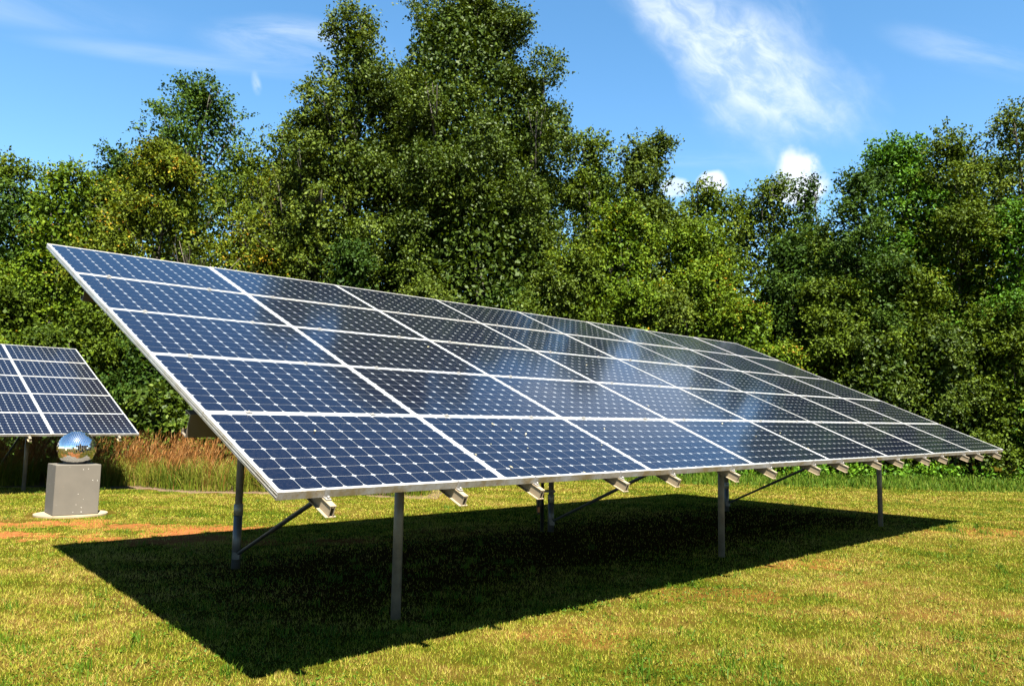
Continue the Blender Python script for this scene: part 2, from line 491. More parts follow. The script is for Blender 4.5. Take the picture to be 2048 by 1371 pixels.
def beam_mesh(L, y0=-.09):
    mb = MB(); h = .066; w = .030; t = .004; f = .017
    zt = 0.0
    y1 = L
    mb.box(-w / 2, -w / 2 + t, y0, y1, -h + t, -t)                       # web to the left
    mb.box(w / 2 - t, w / 2, y0 + .0, y1, -h + t, -t)                    # web to the right
    mb.box(-w / 2 - .004, w / 2 + .004, y0, y1, -t, 0)                   # top
    mb.box(-w / 2 - f, w / 2 + f, y0 - .002, y1, -h, -h + t)             # bottom flange
    mb.box(-.006, .006, y0, y0 + .05, -.012, -t - .0005)                 # lip
    return mb.mesh('support_beam', [STEEL_M])
def girder_mesh(L):
    mb = MB(); h = .155; w = .075; t = .006
    mb.box(0, L, -w / 2, -w / 2 + t, -h + t, -t)
    mb.box(0, L, -w / 2, w / 2, -t, 0); mb.box(0, L, -w / 2, w / 2, -h, -h + t)
    mb.box(0, L, w / 2 - t, w / 2, -h + t, -h + .028); mb.box(0, L, w / 2 - t, w / 2, -.028, -t)
    return mb.mesh('girder', [GIRDER_M])
def clamp_mesh(front):
    mb = MB()
    if front:
        mb.box(-.013, .017, -.036, .004, -TH - .000, -TH + .006); mb.box(-.010, .014, -.011, -.0005, -TH + .006, .0045)
        mb.box(-.010, .014, -.0005, .009, .0008, .0045); mb.tube([(.002, -.024, -TH + .006), (.002, -.024, -TH + .020)], .007, 6)
    else:
        mb.box(-.018, .018, -.013, .013, .0006, .005, 0, .001); mb.tube([(0, 0, .005), (0, 0, .012)], .006, 6)
    return mb.mesh('panel_clamp', [CLAMP_M])
CL_F, CL_M = clamp_mesh(True), clamp_mesh(False)
BEAM_FR = (.18, .757)
LEN_V = 5 * MH
BM = beam_mesh(LEN_V + .06)

def at_arr(o, u, v, n):
    return o + AU * u + AV * v + AN * n

def build_array(origin, ncols, first_col, label, posts, conduit):
    """origin: world place of the lower left corner of column 0; columns first_col .. first_col+ncols-1 are built"""
    base = origin + AU * (first_col * MW)
    root = empty('solar_array', (base.x, base.y, 0.0), label, 'solar array')
    inv = Matrix.Translation(-Vector((base.x, base.y, 0.0)))
    def M(u, v, n, flip=False):
        mm = Matrix.Identity(4)
        for r in range(3):
            mm[r][0], mm[r][1], mm[r][2] = AU[r], AV[r], AN[r]
        mm.translation = at_arr(origin, u, v, n)
        return inv @ mm
    def inst(name, me, mat, parent=root):
        o = bpy.data.objects.new(name, me); link(o); o.parent = parent; o.matrix_local = mat; return o
    rs = np.random.RandomState(5)
    for i in range(first_col, first_col + ncols):
        for j in range(5):
            dz = float(rs.uniform(-.0015, .0015))
            fr = inst('solar_panel', FM, M(i * MW + GAP / 2, j * MH + .002, dz) @ Matrix.Rotation(float(rs.uniform(-.0012, .0012)), 4, 'X') @ Matrix.Rotation(float(rs.uniform(-.0012, .0012)), 4, 'Y'))
            inst('glass_laminate', LM, Matrix.Identity(4), fr)
    for i in range(first_col, first_col + ncols):
        for fr in BEAM_FR:
            inst('support_beam', BM, M((i + fr) * MW, 0, -TH - .003))
            for j in range(6):
                if j == 0: inst('panel_clamp', CL_F, M((i + fr) * MW, .002, 0))
                elif j < 5: inst('panel_clamp', CL_M, M((i + fr) * MW, j * MH, .0022))
    u0 = first_col * MW + .03; L = ncols * MW - .10
    GM = girder_mesh(L)
    gn = -TH - .003 - .067
    V1, V2 = 1.30, 4.22
    inst('girder', GM, M(u0, V1, gn)); inst('girder', GM, M(u0 + .10, V2, gn))
    ro = Vector((base.x, base.y, 0))
    for (pu) in posts:
        tops = []
        for vv in (V1, V2):
            top = at_arr(origin, pu, vv, gn - .156)
            b = Vector((top.x, top.y, 0))
            mb = MB(); r = .037
            mb.tube([b - ro + Vector((0, 0, -.05)), top - ro + Vector((0, 0, -.02))], r, 20)
            mb.box(b.x - ro.x - .075, b.x - ro.x + .075, b.y - ro.y - .06, b.y - ro.y + .06, top.z - .055, top.z - .022)
            po = mb.build('post', GALV_M, root)
            if vv == V2:
                mc = MB(); zc = .52 if pu == posts[0] else .40
                mc.tube([b - ro + Vector((0, 0, zc)), b - ro + Vector((0, 0, zc + .11))], r + .009, 20)
                mc.build('collar', COLLAR_M, po)
                mc = MB(); mc.tube([b - ro + Vector((0, 0, -.03)), b - ro + Vector((0, 0, zc))], r + .006, 20)
                mc.build('sleeve', PIPE_M, po)
            tops.append((b, top))
        # brace from the foot of the rear post up to the front girder
        a = tops[1][0] + Vector((0, 0, .13)); c = tops[0][1] + Vector((0, 0, -.06))
        dirv = (c - a).normalized()
        mb = MB(); mb.tube([a - ro + dirv * .05, a - ro + dirv * .75, a - ro + dirv * .75, c - ro - dirv * .05], [.0175, .0175, .0215, .0215], 14)
        mb.box(a.x - ro.x - .02, a.x - ro.x + .05, a.y - ro.y - .05, a.y - ro.y + .01, a.z - .035, a.z + .03)
        mb.build('brace', PIPE_M, root)
    if conduit:
        pu = posts[1]
        top = at_arr(origin, pu, V2, gn - .15); b = Vector((top.x, top.y, 0))
        q = b + Vector((-.125, -.01, 0))
        mb = MB(); mb.tube([q - ro, q - ro + Vector((0, 0, top.z - .05))], .0235, 14)
        mb.build('conduit', BLACK_M, root)
        mb = MB(); z = .54
        mb.box(q.x - ro.x - .045, b.x - ro.x + .05, q.y - ro.y - .036, q.y - ro.y - .026, z, z + .03)
        mb.box(q.x - ro.x - .045, b.x - ro.x + .05, q.y - ro.y + .060, q.y - ro.y + .070, z, z + .03)
        mb.tube([(q.x - ro.x - .05, q.y - ro.y - .05, z + .012), (q.x - ro.x - .05, q.y - ro.y + .08, z + .012)], .008, 8)
        mb.build('pipe_clamp', PIPE_M, root)
        mb = MB(); rs = np.random.RandomState(3)
        c0 = q - ro + Vector((-.05, -.04, z))
        for k in range(6):
            hgt = .26 + .07 * rs.rand(); wd = .016 + .02 * rs.rand(); ph = rs.rand() * 3.1
            pts = []
            for s in range(17):
                an = 2 * math.pi * s / 16
                pts.append(c0 + Vector((math.cos(ph) * wd * math.sin(an), math.sin(ph) * wd * math.sin(an), -hgt / 2 + hgt / 2 * math.cos(an))))
            mb.tube(pts, .0055, 6, cap=False)
        mb.build('cable_coil', BLACK_M, root)
        mb = MB(); mb.box(c0.x - .018, c0.x + .014, c0.y - .03, c0.y - .022, z - .27, z - .20); mb.build('cable_tag', ORANGE_M, root)
    return root
build_array(P0, 8, 0, 'large solar array of forty panels tilted over its own shadow in the foreground', (1.70, 6.28, 10.90), True)
P2 = Vector((-7.5506, 16.1983, 1.1631)) - AU * (8 * MW)
build_array(P2, 4, 4, 'smaller looking solar array far left behind the mirrored ball on its block', (10.88,), False)

def fallen_leaves():
    rs = np.random.RandomState(14); mt = simple('dry_leaf', (.42, .36, .20), .7, var=.4, scale=40)
    for k in range(22):
        u = rs.uniform(.2, 6.5) ; v = rs.choice([rs.uniform(.05, 1.0), rs.uniform(0, 3)]); L = rs.uniform(.010, .022); w = L * .38; a = rs.rand() * 6.28
        mb = MB(); pts = [(-L, 0, 0), (-.2 * L, w, .003), (.5 * L, w * .7, .002), (L, 0, .005), (.5 * L, -w * .7, .001), (-.2 * L, -w, .004)]
        R_ = Matrix.Rotation(a, 3, 'Z')
        mb.add([R_ @ Vector(p) for p in pts], [(0, 1, 2, 3, 4, 5)]); mb.add([R_ @ (Vector(p) + Vector((0, 0, .0012))) for p in pts], [(0, 1, 2, 3, 4, 5)])
        mm = Matrix.Identity(4)
        for r in range(3): mm[r][0], mm[r][1], mm[r][2] = AU[r], AV[r], AN[r]
        mm.translation = at_arr(P0, u, v, .003)
        o = mb.build('fallen_leaf', mt); o.matrix_world = mm
        tag(o, 'tiny dry leaf scrap lying on the glass of the large array', 'fallen leaf', 'dry leaf scraps on the solar panels')
fallen_leaves()

# ------------------------------------------------------------------ pedestal with mirrored ball
PC = Vector((-6.66, 12.23, 0)); PYAW = math.radians(40)
def concrete(name, a, b, speck=True):
    mt, nt = material(name); g = N(nt); o = g.obj()
    z = g.noise(o, 3.5, 6, .6); z2 = g.noise(o, 70, 4, .6)
    col = g.ramp(z, [(.3, a), (.7, b)])
    if speck:
        vr = g.n('ShaderNodeTexVoronoi'); vr.inputs['Scale'].default_value = 13; g.l(o, vr.inputs['Vector'])
        sel = g.math('MULTIPLY', g.math('LESS_THAN', vr.outputs['Distance'], .12), g.rng(g.noise(o, 6, 2, .5), .50, .60))
        col = g.mix(g.math('MULTIPLY', sel, .8), col, (.06, .045, .03))
        vr2 = g.n('ShaderNodeTexVoronoi'); vr2.inputs['Scale'].default_value = 19; g.l(o, vr2.inputs['Vector'])
        sel2 = g.math('MULTIPLY', g.math('LESS_THAN', vr2.outputs['Distance'], .09), g.rng(g.noise(o, 9, 2, .5), .52, .6))
        col = g.mix(g.math('MULTIPLY', sel2, .8), col, (.55, .52, .46))
    p = g.n('ShaderNodeBsdfPrincipled'); g.set(p, Base_Color=col, Roughness=.8)
    g.l(g.bump(z2, .25, .004), p.inputs['Normal']); g.out(p.outputs[0]); return mt
def pedestal():
    rt = empty('pedestal', PC, 'grey concrete block pedestal on a round slab left of the large array', 'pedestal')
    rt.rotation_euler = (0, 0, PYAW)
    mb = MB(); s = .305
    H = .762
    mb.box(-s, s, -s, s, .025, H, 0, .006)
    mb.build('block', concrete('grey_concrete', (.082, .069, .048), (.104, .088, .062)), rt)
    mb = MB(); n = 64; R = .50
    mb.add([(R * math.cos(2 * math.pi * i / n), R * math.sin(2 * math.pi * i / n), 0) for i in range(n)] +
           [(R * math.cos(2 * math.pi * i / n), R * math.sin(2 * math.pi * i / n), .022) for i in range(n)],
           [(i, (i + 1) % n, n + (i + 1) % n, n + i) for i in range(n)] + [tuple(n + i for i in range(n))])
    mb.build('slab', concrete('pale_slab', (.24, .18, .10), (.34, .27, .16), False), rt)
    # ball
    mt, nt = material('mirror_tile'); g = N(nt)
    p = g.n('ShaderNodeBsdfPrincipled'); g.set(p, Base_Color=(.86, .87, .88, 1), Roughness=.03, Metallic=1.0); g.out(p.outputs[0])
    grout = simple('ball_core', (.30, .30, .30), .4, .3)
    bl = empty('mirror_ball', PC + Vector((.02, -.01, H)), 'silver mirrored disco ball sitting on top of the concrete block', 'mirror ball')
    r = .268; cz = .236; mb = MB(); rs = np.random.RandomState(8); nr = 34
    def sp(th, ph, rr): return (rr * math.sin(th) * math.cos(ph), rr * math.sin(th) * math.sin(ph), cz + rr * math.cos(th))
    tile = math.pi / nr
    for i in range(nr):
        t0 = i * tile; t1 = t0 + tile; tm = (t0 + t1) / 2
        nseg = max(6, int(round(2 * math.pi * math.sin(tm) / tile)))
        if cz + r * math.cos(t1) < .0: continue
        for k in range(nseg):
            p0 = 2 * math.pi * k / nseg; p1 = p0 + 2 * math.pi / nseg; e = .07
            pa, pb = p0 + (p1 - p0) * e, p1 - (p1 - p0) * e; ta, tb = t0 + tile * e, t1 - tile * e
            q = [Vector(sp(ta, pa, r)), Vector(sp(tb, pa, r)), Vector(sp(tb, pb, r)), Vector(sp(ta, pb, r))]
            c = (q[0] + q[1] + q[2] + q[3]) / 4; nrm = (c - Vector((0, 0, cz))).normalized()
            j = Vector(rs.normal(0, .022, 3)); n2 = (nrm + j).normalized()
            q = [x - n2 * (x - c).dot(n2) + n2 * 0 for x in q]
            mb.add(q, [(0, 1, 2, 3)])
    mb.build('mirror_tiles', mt, bl)
    mb = MB(); seg, rng_ = 48, 24; vs = []; fs = []
    for i in range(rng_ + 1):
        for k in range(seg): vs.append(sp(math.pi * i / rng_, 2 * math.pi * k / seg, r - .004))
    for i in range(rng_):
        for k in range(seg):
            fs.append((i * seg + k, (i + 1) * seg + k, (i + 1) * seg + (k + 1) % seg, i * seg + (k + 1) % seg))
    vs = [(x, y, max(z, .001)) for x, y, z in vs]
    mb.add(vs, fs, 0, True); mb.build('ball_core', grout, bl)
    mb = MB(); rr = .15
    mb.tube([(rr * math.cos(2 * math.pi * k / 32), rr * math.sin(2 * math.pi * k / 32), .014) for k in range(33)], .013, 8, cap=False)
    mb.build('seat_ring', simple('seat_ring', (.035, .035, .035), .4, .5), bl)
pedestal()

# ------------------------------------------------------------------ foliage
def unit(a): return a / np.maximum(np.linalg.norm(a, axis=-1, keepdims=True), 1e-9)

def leaves_from_sprays(rs, base, axis, L, per, ls, normal_out, droop=.25):
    """base, axis (n,3): sprays of `per` leaves along a short twig. returns quads (n*per*4,3)"""
    n = len(base)
    t = (np.arange(per) + .5) / per
    t = np.clip(t[None, :] + rs.normal(0, .06, (n, per)), .02, 1.05)
    Lr = (L * rs.uniform(.6, 1.25, (n, 1)))
    p = base[:, None, :] + axis[:, None, :] * (t * Lr)[..., None]
    p[..., 2] -= droop * Lr * t ** 2
    p += rs.normal(0, ls * .45, p.shape)
    p = p.reshape(-1, 3)
    ax = np.repeat(axis, per, axis=0); no = np.repeat(normal_out, per, axis=0)
    d = unit(ax * .6 + rs.normal(0, .75, ax.shape) + np.array([0, 0, -.25]))     # leaf's long axis
    nn = unit(no * .55 + rs.normal(0, .62, no.shape) + np.array([0, 0, .45]))
    s = unit(np.cross(nn, d)); nn = np.cross(d, s)
    l = ls * rs.uniform(.65, 1.3, (len(p), 1)); w = l * rs.uniform(.26, .36, (len(p), 1))
    bend = l * rs.uniform(-.12, .20, (len(p), 1))
    q = np.stack([p - d * l * .5 - nn * bend, p + s * w - d * l * .04, p + d * l * .5 - nn * bend, p - s * w - d * l * .04], axis=1)
    return q.reshape(-1, 3)

def crown_points(rs, nclump, H, R, profile, fill=.55):
    """clump centres in a crown of height H (z from 0) and radii R=(rx,ry)"""
    out = []
    tries = 0
    while len(out) < nclump and tries < nclump * 50:
        tries += 1
        t = rs.rand(); r = profile(t)
        if rs.rand() > r ** 1.0: continue
        a = rs.rand() * 2 * math.pi
        rho = r * (fill + (1 - fill) * rs.rand() ** .6)
        out.append((R[0] * rho * math.cos(a), R[1] * rho * math.sin(a), t * H, t))
    return np.array(out)
PROF = {
 'dome': lambda t: math.sqrt(max(0, 1 - (max(t - .45, 0) / .56) ** 2)) * (.84 + .16 * min(t / .35, 1)),
 'cone': lambda t: (1 - t) ** .75 * (.75 + .25 * min(t / .2, 1)) + .06,
 'oval': lambda t: math.sqrt(max(0, 1 - ((t - .45) / .56) ** 2)),
 'broad': lambda t: float(np.interp(t, [0, .3, .5, .68, .8, .9, .97, 1.0], [.95, 1.0, .99, .92, .80, .62, .40, .16])),
 'column': lambda t: math.sqrt(max(0, 1 - (max(t - .6, 0) / .41) ** 2)),
}
def px_at(px, py, Y):
    v = ray(px, py); return Vector((v.x * Y / v.y, Y, CAM_H + v.z * Y / v.y))

NLEAF = [0]
DENS = 1.25
def tree(name, label, cat, px, topy, hw, Y, kind, n, ls=.11, prof='dome', z0=.3, ry=None, cs=.20, seed=0, group='trees at the forest edge', trunk_r=.16, gap=.0, lean=0.0, limbs=10, spray=5.0, per=12, vsq=.75, boost=0.0, inner=.30):
    rs = np.random.RandomState(seed + 100)
    ls *= .84; n = int(n * 1.25)
    if px < 700 and Y < 24: Y *= 1.2; ls *= 1.14       # the woods stand well back behind the far array
    top = px_at(px, topy, Y)
    R = hw / FPX * Y
    Ry = ry if ry else R * .8
    H = top.z - z0
    root = empty(name, (top.x - lean * top.z, Y, 0), label, cat, group)
    # big lobes on the limbs, each lobe set with smaller clumps: light shoulders with dark gaps between
    rl0 = (R + Ry) / 2 * min(.45, cs * 1.75)
    nl = int(max(7, .50 * (1 + H / (2 * R)) / (cs * 1.75) ** 2))
    Lb = crown_points(rs, nl, H - rl0 * .75, (max(R - rl0 * .62, R * .35), max(Ry - rl0 * .62, Ry * .35)), PROF[prof], .45)
    Lb = np.vstack([Lb, [[0, 0, H - rl0 * .95, 1.0], [R * .22, 0, H - rl0 * 1.5, .9], [-R * .22, 0, H - rl0 * 1.6, .9]]])
    lr = rl0 * rs.uniform(.5, 1.3, len(Lb)) * (1.08 - .35 * Lb[:, 3])
    C = []; CT = []; rc = []
    for (lx, ly, lz, lt), r_ in zip(Lb, lr):
        k_ = int(rs.randint(8, 15)); tn = rs.normal(0, .10)
        rd = np.array([lx, ly, 0]); rd = rd / max(np.linalg.norm(rd), 1e-6)
        for _ in range(k_):
            o_ = rs.normal(0, 1, 3) + np.array([0, -.15, .35]) + rd * .55; o_ /= np.linalg.norm(o_)
            f_ = r_ * rs.uniform(.35, 1.22)
            C.append((lx + o_[0] * f_, ly + o_[1] * f_, lz + o_[2] * f_ * .8, lt)); rc.append(r_ * rs.uniform(.20, .48) * (1.25 - .35 * f_ / r_)); CT.append(tn + rs.normal(0, .07))
    nsh = int(.62 * (1 + H / (2 * R)) / cs ** 2)
    for lx, ly, lz, lt in crown_points(rs, nsh, H * .97, (R * .93, Ry * .93), PROF[prof], .80):
        C.append((lx, ly, lz, lt)); rc.append(rl0 * rs.uniform(.22, .5)); CT.append(rs.normal(0, .1))
    C = np.array(C); rc = np.array(rc); CT = np.array(CT)
    C[:, 2] = np.minimum(C[:, 2], H - .5 * rc) + z0
    C[:, 0] += lean * C[:, 2]
    ns = int(n * DENS / per)
    w = rc ** 2; w = w / w.sum()
    ci = rs.choice(len(C), ns, p=w)
    o = unit(rs.normal(0, 1, (ns, 3)) + np.array([0, -.12, .28]))
    # keep the side of each clump that looks away from the trunk better filled
    rad = np.stack([C[ci, 0] - lean * C[ci, 2], C[ci, 1], np.zeros(ns)], 1); rad = unit(rad)
    o = unit(o + rad * .35)
    rr = rc[ci] * (rs.uniform(.35, 1.0, ns) ** .6 + .35 * (rs.rand(ns) < .12))
    base = C[ci, :3] + o * rr[:, None] * np.array([1, 1, vsq])
    nv = int(5 + 4 * H / (2 * R))
    vk = np.zeros(ns, bool)
    for _ in range(nv):
        t_ = rs.uniform(.08, .86); an_ = math.radians(rs.uniform(-165, -15)); pr_ = PROF[prof](t_) * .92
        vc = np.array([R * pr_ * math.cos(an_) + lean * (z0 + t_ * H), Ry * pr_ * math.sin(an_), z0 + t_ * H])
        vr = min(R, 2.8) * (rs.uniform(.16, .30) if name != 'bush' else rs.uniform(.24, .40))
        dd_ = (base - vc) / np.array([vr * 1.35, vr * 1.6, vr * .8])
        vk |= (np.linalg.norm(dd_, axis=1) < rs.uniform(.75, 1.15, ns))
    vk &= rs.rand(ns) < .93
    ci, o, base = ci[~vk], o[~vk], base[~vk]; ns = len(ci)
    ax = unit(o + rs.normal(0, .45, (ns, 3)) + np.array([0, 0, .25]))
    q = leaves_from_sprays(rs, base, ax, ls * spray, per, ls, o)
    ct = CT
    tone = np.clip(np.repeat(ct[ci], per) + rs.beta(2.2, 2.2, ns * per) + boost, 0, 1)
    # larger inner leaves round the limbs, so the crown is not hollow
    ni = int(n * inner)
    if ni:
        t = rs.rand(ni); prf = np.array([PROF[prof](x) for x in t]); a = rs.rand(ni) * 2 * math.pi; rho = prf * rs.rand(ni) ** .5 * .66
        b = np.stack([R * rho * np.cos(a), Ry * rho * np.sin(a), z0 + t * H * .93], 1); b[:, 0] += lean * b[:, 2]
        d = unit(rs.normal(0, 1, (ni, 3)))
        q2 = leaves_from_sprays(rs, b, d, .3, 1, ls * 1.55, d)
        q = np.vstack([q, q2]); tone = np.concatenate([tone, rs.beta(2, 5, ni)])  # inner tones kept low so the crown hollows look shaded
    keep = q.reshape(-1, 4, 3)[:, :, 2].min(axis=1) > .02
    q = q.reshape(-1, 4, 3)[keep].reshape(-1, 3); tone = tone[keep]
    NLEAF[0] += len(tone)
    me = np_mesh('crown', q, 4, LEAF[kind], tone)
    cr = bpy.data.objects.new('crown', me); link(cr); cr.parent = root
    # trunk and limbs
    mb = MB()
    th = z0 + H * .80; k = 7
    jit = rs.normal(0, .05, (k + 1, 2)) * R * .5
    jit[0] = 0
    pts = [(jit[i][0] + lean * th * i / k, jit[i][1], -.1 + (th + .1) * i / k) for i in range(k + 1)]
    mb.tube(pts, [trunk_r * (1 - .82 * i / k) for i in range(k + 1)], 8)
    for ii in rs.choice(len(C), min(limbs, len(C)), replace=False):
        c = C[ii]; zs = max(.3, min(c[2] * rs.uniform(.45, .8), th * .9)); f = zs / th
        s0 = Vector((lean * zs, 0, zs)); e = Vector(c[:3]); mid = s0.lerp(e, .5) + Vector((rs.normal(0, .15), rs.normal(0, .15), .12 * (e - s0).length))
        r0 = trunk_r * (1 - .8 * f) * .55
        mb.tube([s0, s0.lerp(mid, .5), mid, mid.lerp(e, .5), e], [r0, r0 * .8, r0 * .6, r0 * .4, r0 * .2], 6)
        for _ in range(3):
            dv = Vector(rs.normal(0, 1, 3)).normalized() * rc[ii] * 1.1; dv.z = abs(dv.z) * .6
            mb.tube([mid.lerp(e, .6), e.lerp(mid, .3) + dv * .5, e + dv], [r0 * .3, r0 * .2, r0 * .08], 5)
    mb.build('trunk', BARK, root)
    return root

# --- tallest trees
G1 = 'tall trees at the forest edge'
tree('tall_tree', 'tallest dense green tree rising out of the top of the picture behind the array', 'tree', 930, -35, 272, 27.5, 'glossy', 118000, .118, 'broad', 1.5, 4.0, .17, 1, G1, .32, limbs=16, inner=.5)
tree('tall_tree', 'dense rounded tree pressed against the right flank of the tallest tree and a little lower', 'tree', 1065, 120, 98, 26.6, 'glossy', 24000, .12, 'dome', 2.0, 2.4, .18, 70, G1, .2)
tree('tall_tree', 'dark full tree filling the fork between the two tallest crowns', 'tree', 800, 150, 100, 27.0, 'glossy', 22000, .12, 'dome', 2.0, 2.2, .18, 71, G1, .2)
tree('tall_tree', 'lighter leafed slender tall tree joined to the left side of the tallest tree', 'tree', 715, 12, 118, 26.3, 'grey', 26000, .125, 'dome', 3.0, 2.2, .17, 2, G1, .2, limbs=12, boost=.12)
tree('tall_tree', 'spreading tree with airy drooping sprays left of the tall slender tree', 'tree', 640, 205, 75, 25.6, 'grey', 11000, .125, 'oval', 4.5, 1.6, .22, 3, G1, .14, boost=.1)
tree('vine_covered_tree', 'broad vine covered tree in front of the tallest tree with glossy round leaves', 'tree', 965, 335, 205, 25.0, 'glossy', 44000, .122, 'dome', .6, 2.4, .17, 4, G1, .2, boost=.06)
tree('tall_tree', 'tall open crowned dark tree standing alone above the olive trees on the left', 'tree', 398, 150, 112, 33.0, 'dark', 15000, .15, 'dome', 6.5, 3.0, .20, 5, G1, .2, limbs=18, boost=.12)
tree('forest_tree', 'dark green tree at the far left edge of the picture', 'tree', 5, 295, 100, 22.5, 'mid', 16000, .115, 'dome', .8, 2.2, .2, 6, G1)
tree('forest_tree', 'yellow green tree with orange tinted leaves near the left edge', 'tree', 128, 305, 92, 21.8, 'yellowgreen', 18000, .11, 'dome', .8, 2.0, .19, 7, G1)
tree('forest_tree', 'small dark treetop peeking between the two left tree groups', 'tree', 240, 296, 48, 30, 'dark', 5000, .14, 'oval', 5, 1.4, .25, 8, G1)
tree('forest_tree', 'wide olive tree with many orange and yellow leaves above the left end of the array', 'tree', 330, 285, 185, 21.4, 'olive', 34000, .105, 'dome', .8, 2.0, .16, 9, G1, .14)
tree('forest_tree', 'olive green twiggy tree left of the tallest tree behind the dead branches', 'tree', 562, 322, 118, 22.6, 'olive', 20000, .10, 'dome', .8, 2.0, .18, 10, G1, .12)
tree('forest_tree', 'bright green small treetop between the olive trees and the tall slender tree', 'tree', 572, 240, 62, 31, 'mid', 7000, .14, 'dome', 6, 1.6, .22, 11, G1, boost=.12)
tree('forest_tree', 'narrow green tree close against the right side of the tallest tree', 'tree', 1180, 250, 68, 28.0, 'mid', 12000, .13, 'dome', 1, 1.6, .22, 12, G1)
tree('leaning_tree', 'thin tree with drooping vines whose top leans right into the open sky', 'tree', 1272, 280, 62, 28.5, 'grey', 11000, .13, 'oval', 3, 1.3, .24, 13, G1, lean=.05)
tree('leaning_tree', 'small ragged branch top reaching up and right beside the cirrus sky', 'tree', 1318, 262, 34, 28.9, 'grey', 2800, .13, 'oval', 8.2, .6, .33, 14, G1, .08, lean=.06, limbs=5)
tree('forest_tree', 'rounded distant tree under the small white cloud puffs', 'tree', 1415, 360, 92, 35, 'mid', 12000, .16, 'dome', 3, 2.4, .2, 15, G1)
tree('forest_tree', 'distant twin topped tree left of the white cumulus cloud', 'tree', 1548, 346, 58, 36, 'mid', 8000, .16, 'dome', 3, 1.8, .24, 16, G1)
tree('forest_tree', 'small distant tree in front of the white cumulus cloud', 'tree', 1612, 362, 38, 35, 'dark', 5000, .15, 'dome', 3, 1.2, .27, 17, G1)
tree('forest_tree', 'yellow green tree right of the leaning tree in the middle of the forest edge', 'tree', 1385, 440, 100, 28.4, 'yellowgreen', 17000, .13, 'dome', .8, 2.2, .2, 18, G1)
tree('forest_tree', 'yellow tinted tree below the leaning tree', 'tree', 1240, 400, 100, 27.2, 'yellowgreen', 16000, .125, 'dome', .8, 2.0, .2, 19, G1)
tree('forest_tree', 'dark green tree below the white cumulus cloud', 'tree', 1580, 455, 85, 29.5, 'dark', 14000, .135, 'dome', 2.0, 2.2, .2, 20, G1)
tree('forest_tree', 'dark ragged tree on the left flank of the right hand forest', 'tree', 1712, 318, 75, 27.5, 'dark', 15000, .13, 'dome', 1.2, 1.8, .22, 21, G1)
tree('forest_tree', 'bright green leafy tree on top of the right hand forest', 'tree', 1800, 268, 105, 29.5, 'bright', 18000, .15, 'dome', 2, 2.4, .19, 22, G1, boost=-.15)
tree('forest_tree', 'large mid green tree between the bright leafy tree and the right edge', 'tree', 1905, 250, 100, 28.0, 'mid', 20000, .13, 'dome', 1.2, 2.2, .19, 23, G1)
tree('forest_tree', 'pale airy treetop at the upper right corner', 'tree', 2035, 205, 105, 27.6, 'grey', 18000, .12, 'dome', 1.2, 2.2, .19, 24, G1, boost=.2)
tree('forest_tree', 'tree with feathery bright leaves at the right edge of the picture', 'tree', 2035, 400, 95, 26.2, 'bright', 13000, .12, 'dome', 1.2, 1.8, .22, 25, G1, boost=-.1)
tree('forest_tree', 'tree just beyond the right edge of the picture', 'tree', 2240, 170, 160, 25.5, 'mid', 14000, .15, 'dome', .8, 3, .2, 26, G1)
tree('forest_tree', 'tree just beyond the left edge of the picture', 'tree', -170, 280, 120, 21.5, 'mid', 12000, .13, 'dome', .8, 2.4, .2, 27, G1)

tree('back_row_tree', 'plain green treetop filling the gap right of the tall lone dark tree', 'tree', 505, 292, 80, 31.5, 'mid', 9000, .145, 'dome', 3, 2, .24, 60, G1)
tree('back_row_tree', 'plain green treetop behind the gap left of the wide olive tree', 'tree', 205, 335, 85, 29, 'mid', 9000, .14, 'dome', 3, 2, .24, 61, G1)
tree('back_row_tree', 'shaded green treetop between the narrow tree and the leaning tree', 'tree', 1195, 330, 95, 32, 'dark', 10000, .15, 'dome', 3, 2, .24, 62, G1)
tree('back_row_tree', 'shaded green treetop behind the yellow green tree at the forest middle', 'tree', 1335, 400, 95, 33.5, 'mid', 10000, .15, 'dome', 3, 2, .24, 63, G1)
tree('back_row_tree', 'low distant treetop between the rounded and the twin topped trees', 'tree', 1480, 385, 85, 37.5, 'mid', 9000, .17, 'dome', 3, 2, .24, 64, G1)
tree('back_row_tree', 'low distant treetop under the sky gap left of the right hand forest', 'tree', 1640, 450, 90, 34, 'mid', 9000, .15, 'dome', 3, 2, .24, 65, G1)
tree('back_row_tree', 'green treetop filling the gap behind the right hand forest trees', 'tree', 1850, 320, 130, 33, 'mid', 14000, .155, 'dome', 3, 2.4, .22, 66, G1)
tree('back_row_tree', 'green treetop behind the pale airy treetop on the right', 'tree', 1985, 290, 110, 32, 'mid', 11000, .15, 'dome', 3, 2.4, .22, 67, G1)
tree('back_row_tree', 'shaded treetop behind the dark tree at the left picture edge', 'tree', 60, 360, 100, 27, 'dark', 9000, .14, 'dome', 2, 2.4, .22, 68, G1)

G2 = 'bushes along the foot of the forest'
def bush(label, px, topy, hw, Y, kind, n, ls=.11, seed=0, z0=.05, cs=.24, **k):
    return tree('bush', label, 'bush', px, topy, hw, Y, kind, n, ls, 'dome', z0, hw / FPX * Y * .7, cs, seed, G2, .06, limbs=8, **k)
bush('dark bush at the left edge behind the far array', 20, 560, 130, 20.6, 'mid', 14000, .105, 40, boost=-.15)
bush('shaded green bush hanging over the far array beside the large array', 175, 600, 100, 20.0, 'mid', 11000, .10, 41, boost=-.25)  # tone lowered, as on the bush above, to stand in for understory shade
bush('dark green bush close behind the upper left edge of the large array', 300, 655, 85, 19.4, 'dark', 8000, .10, 42)
bush('low dark green bush with broad leaves behind the brown grass', 320, 765, 95, 18.9, 'glossy', 9500, .125, 43)
bush('dark bush behind the left half of the far array', 130, 770, 110, 19.4, 'dark', 9000, .12, 44)
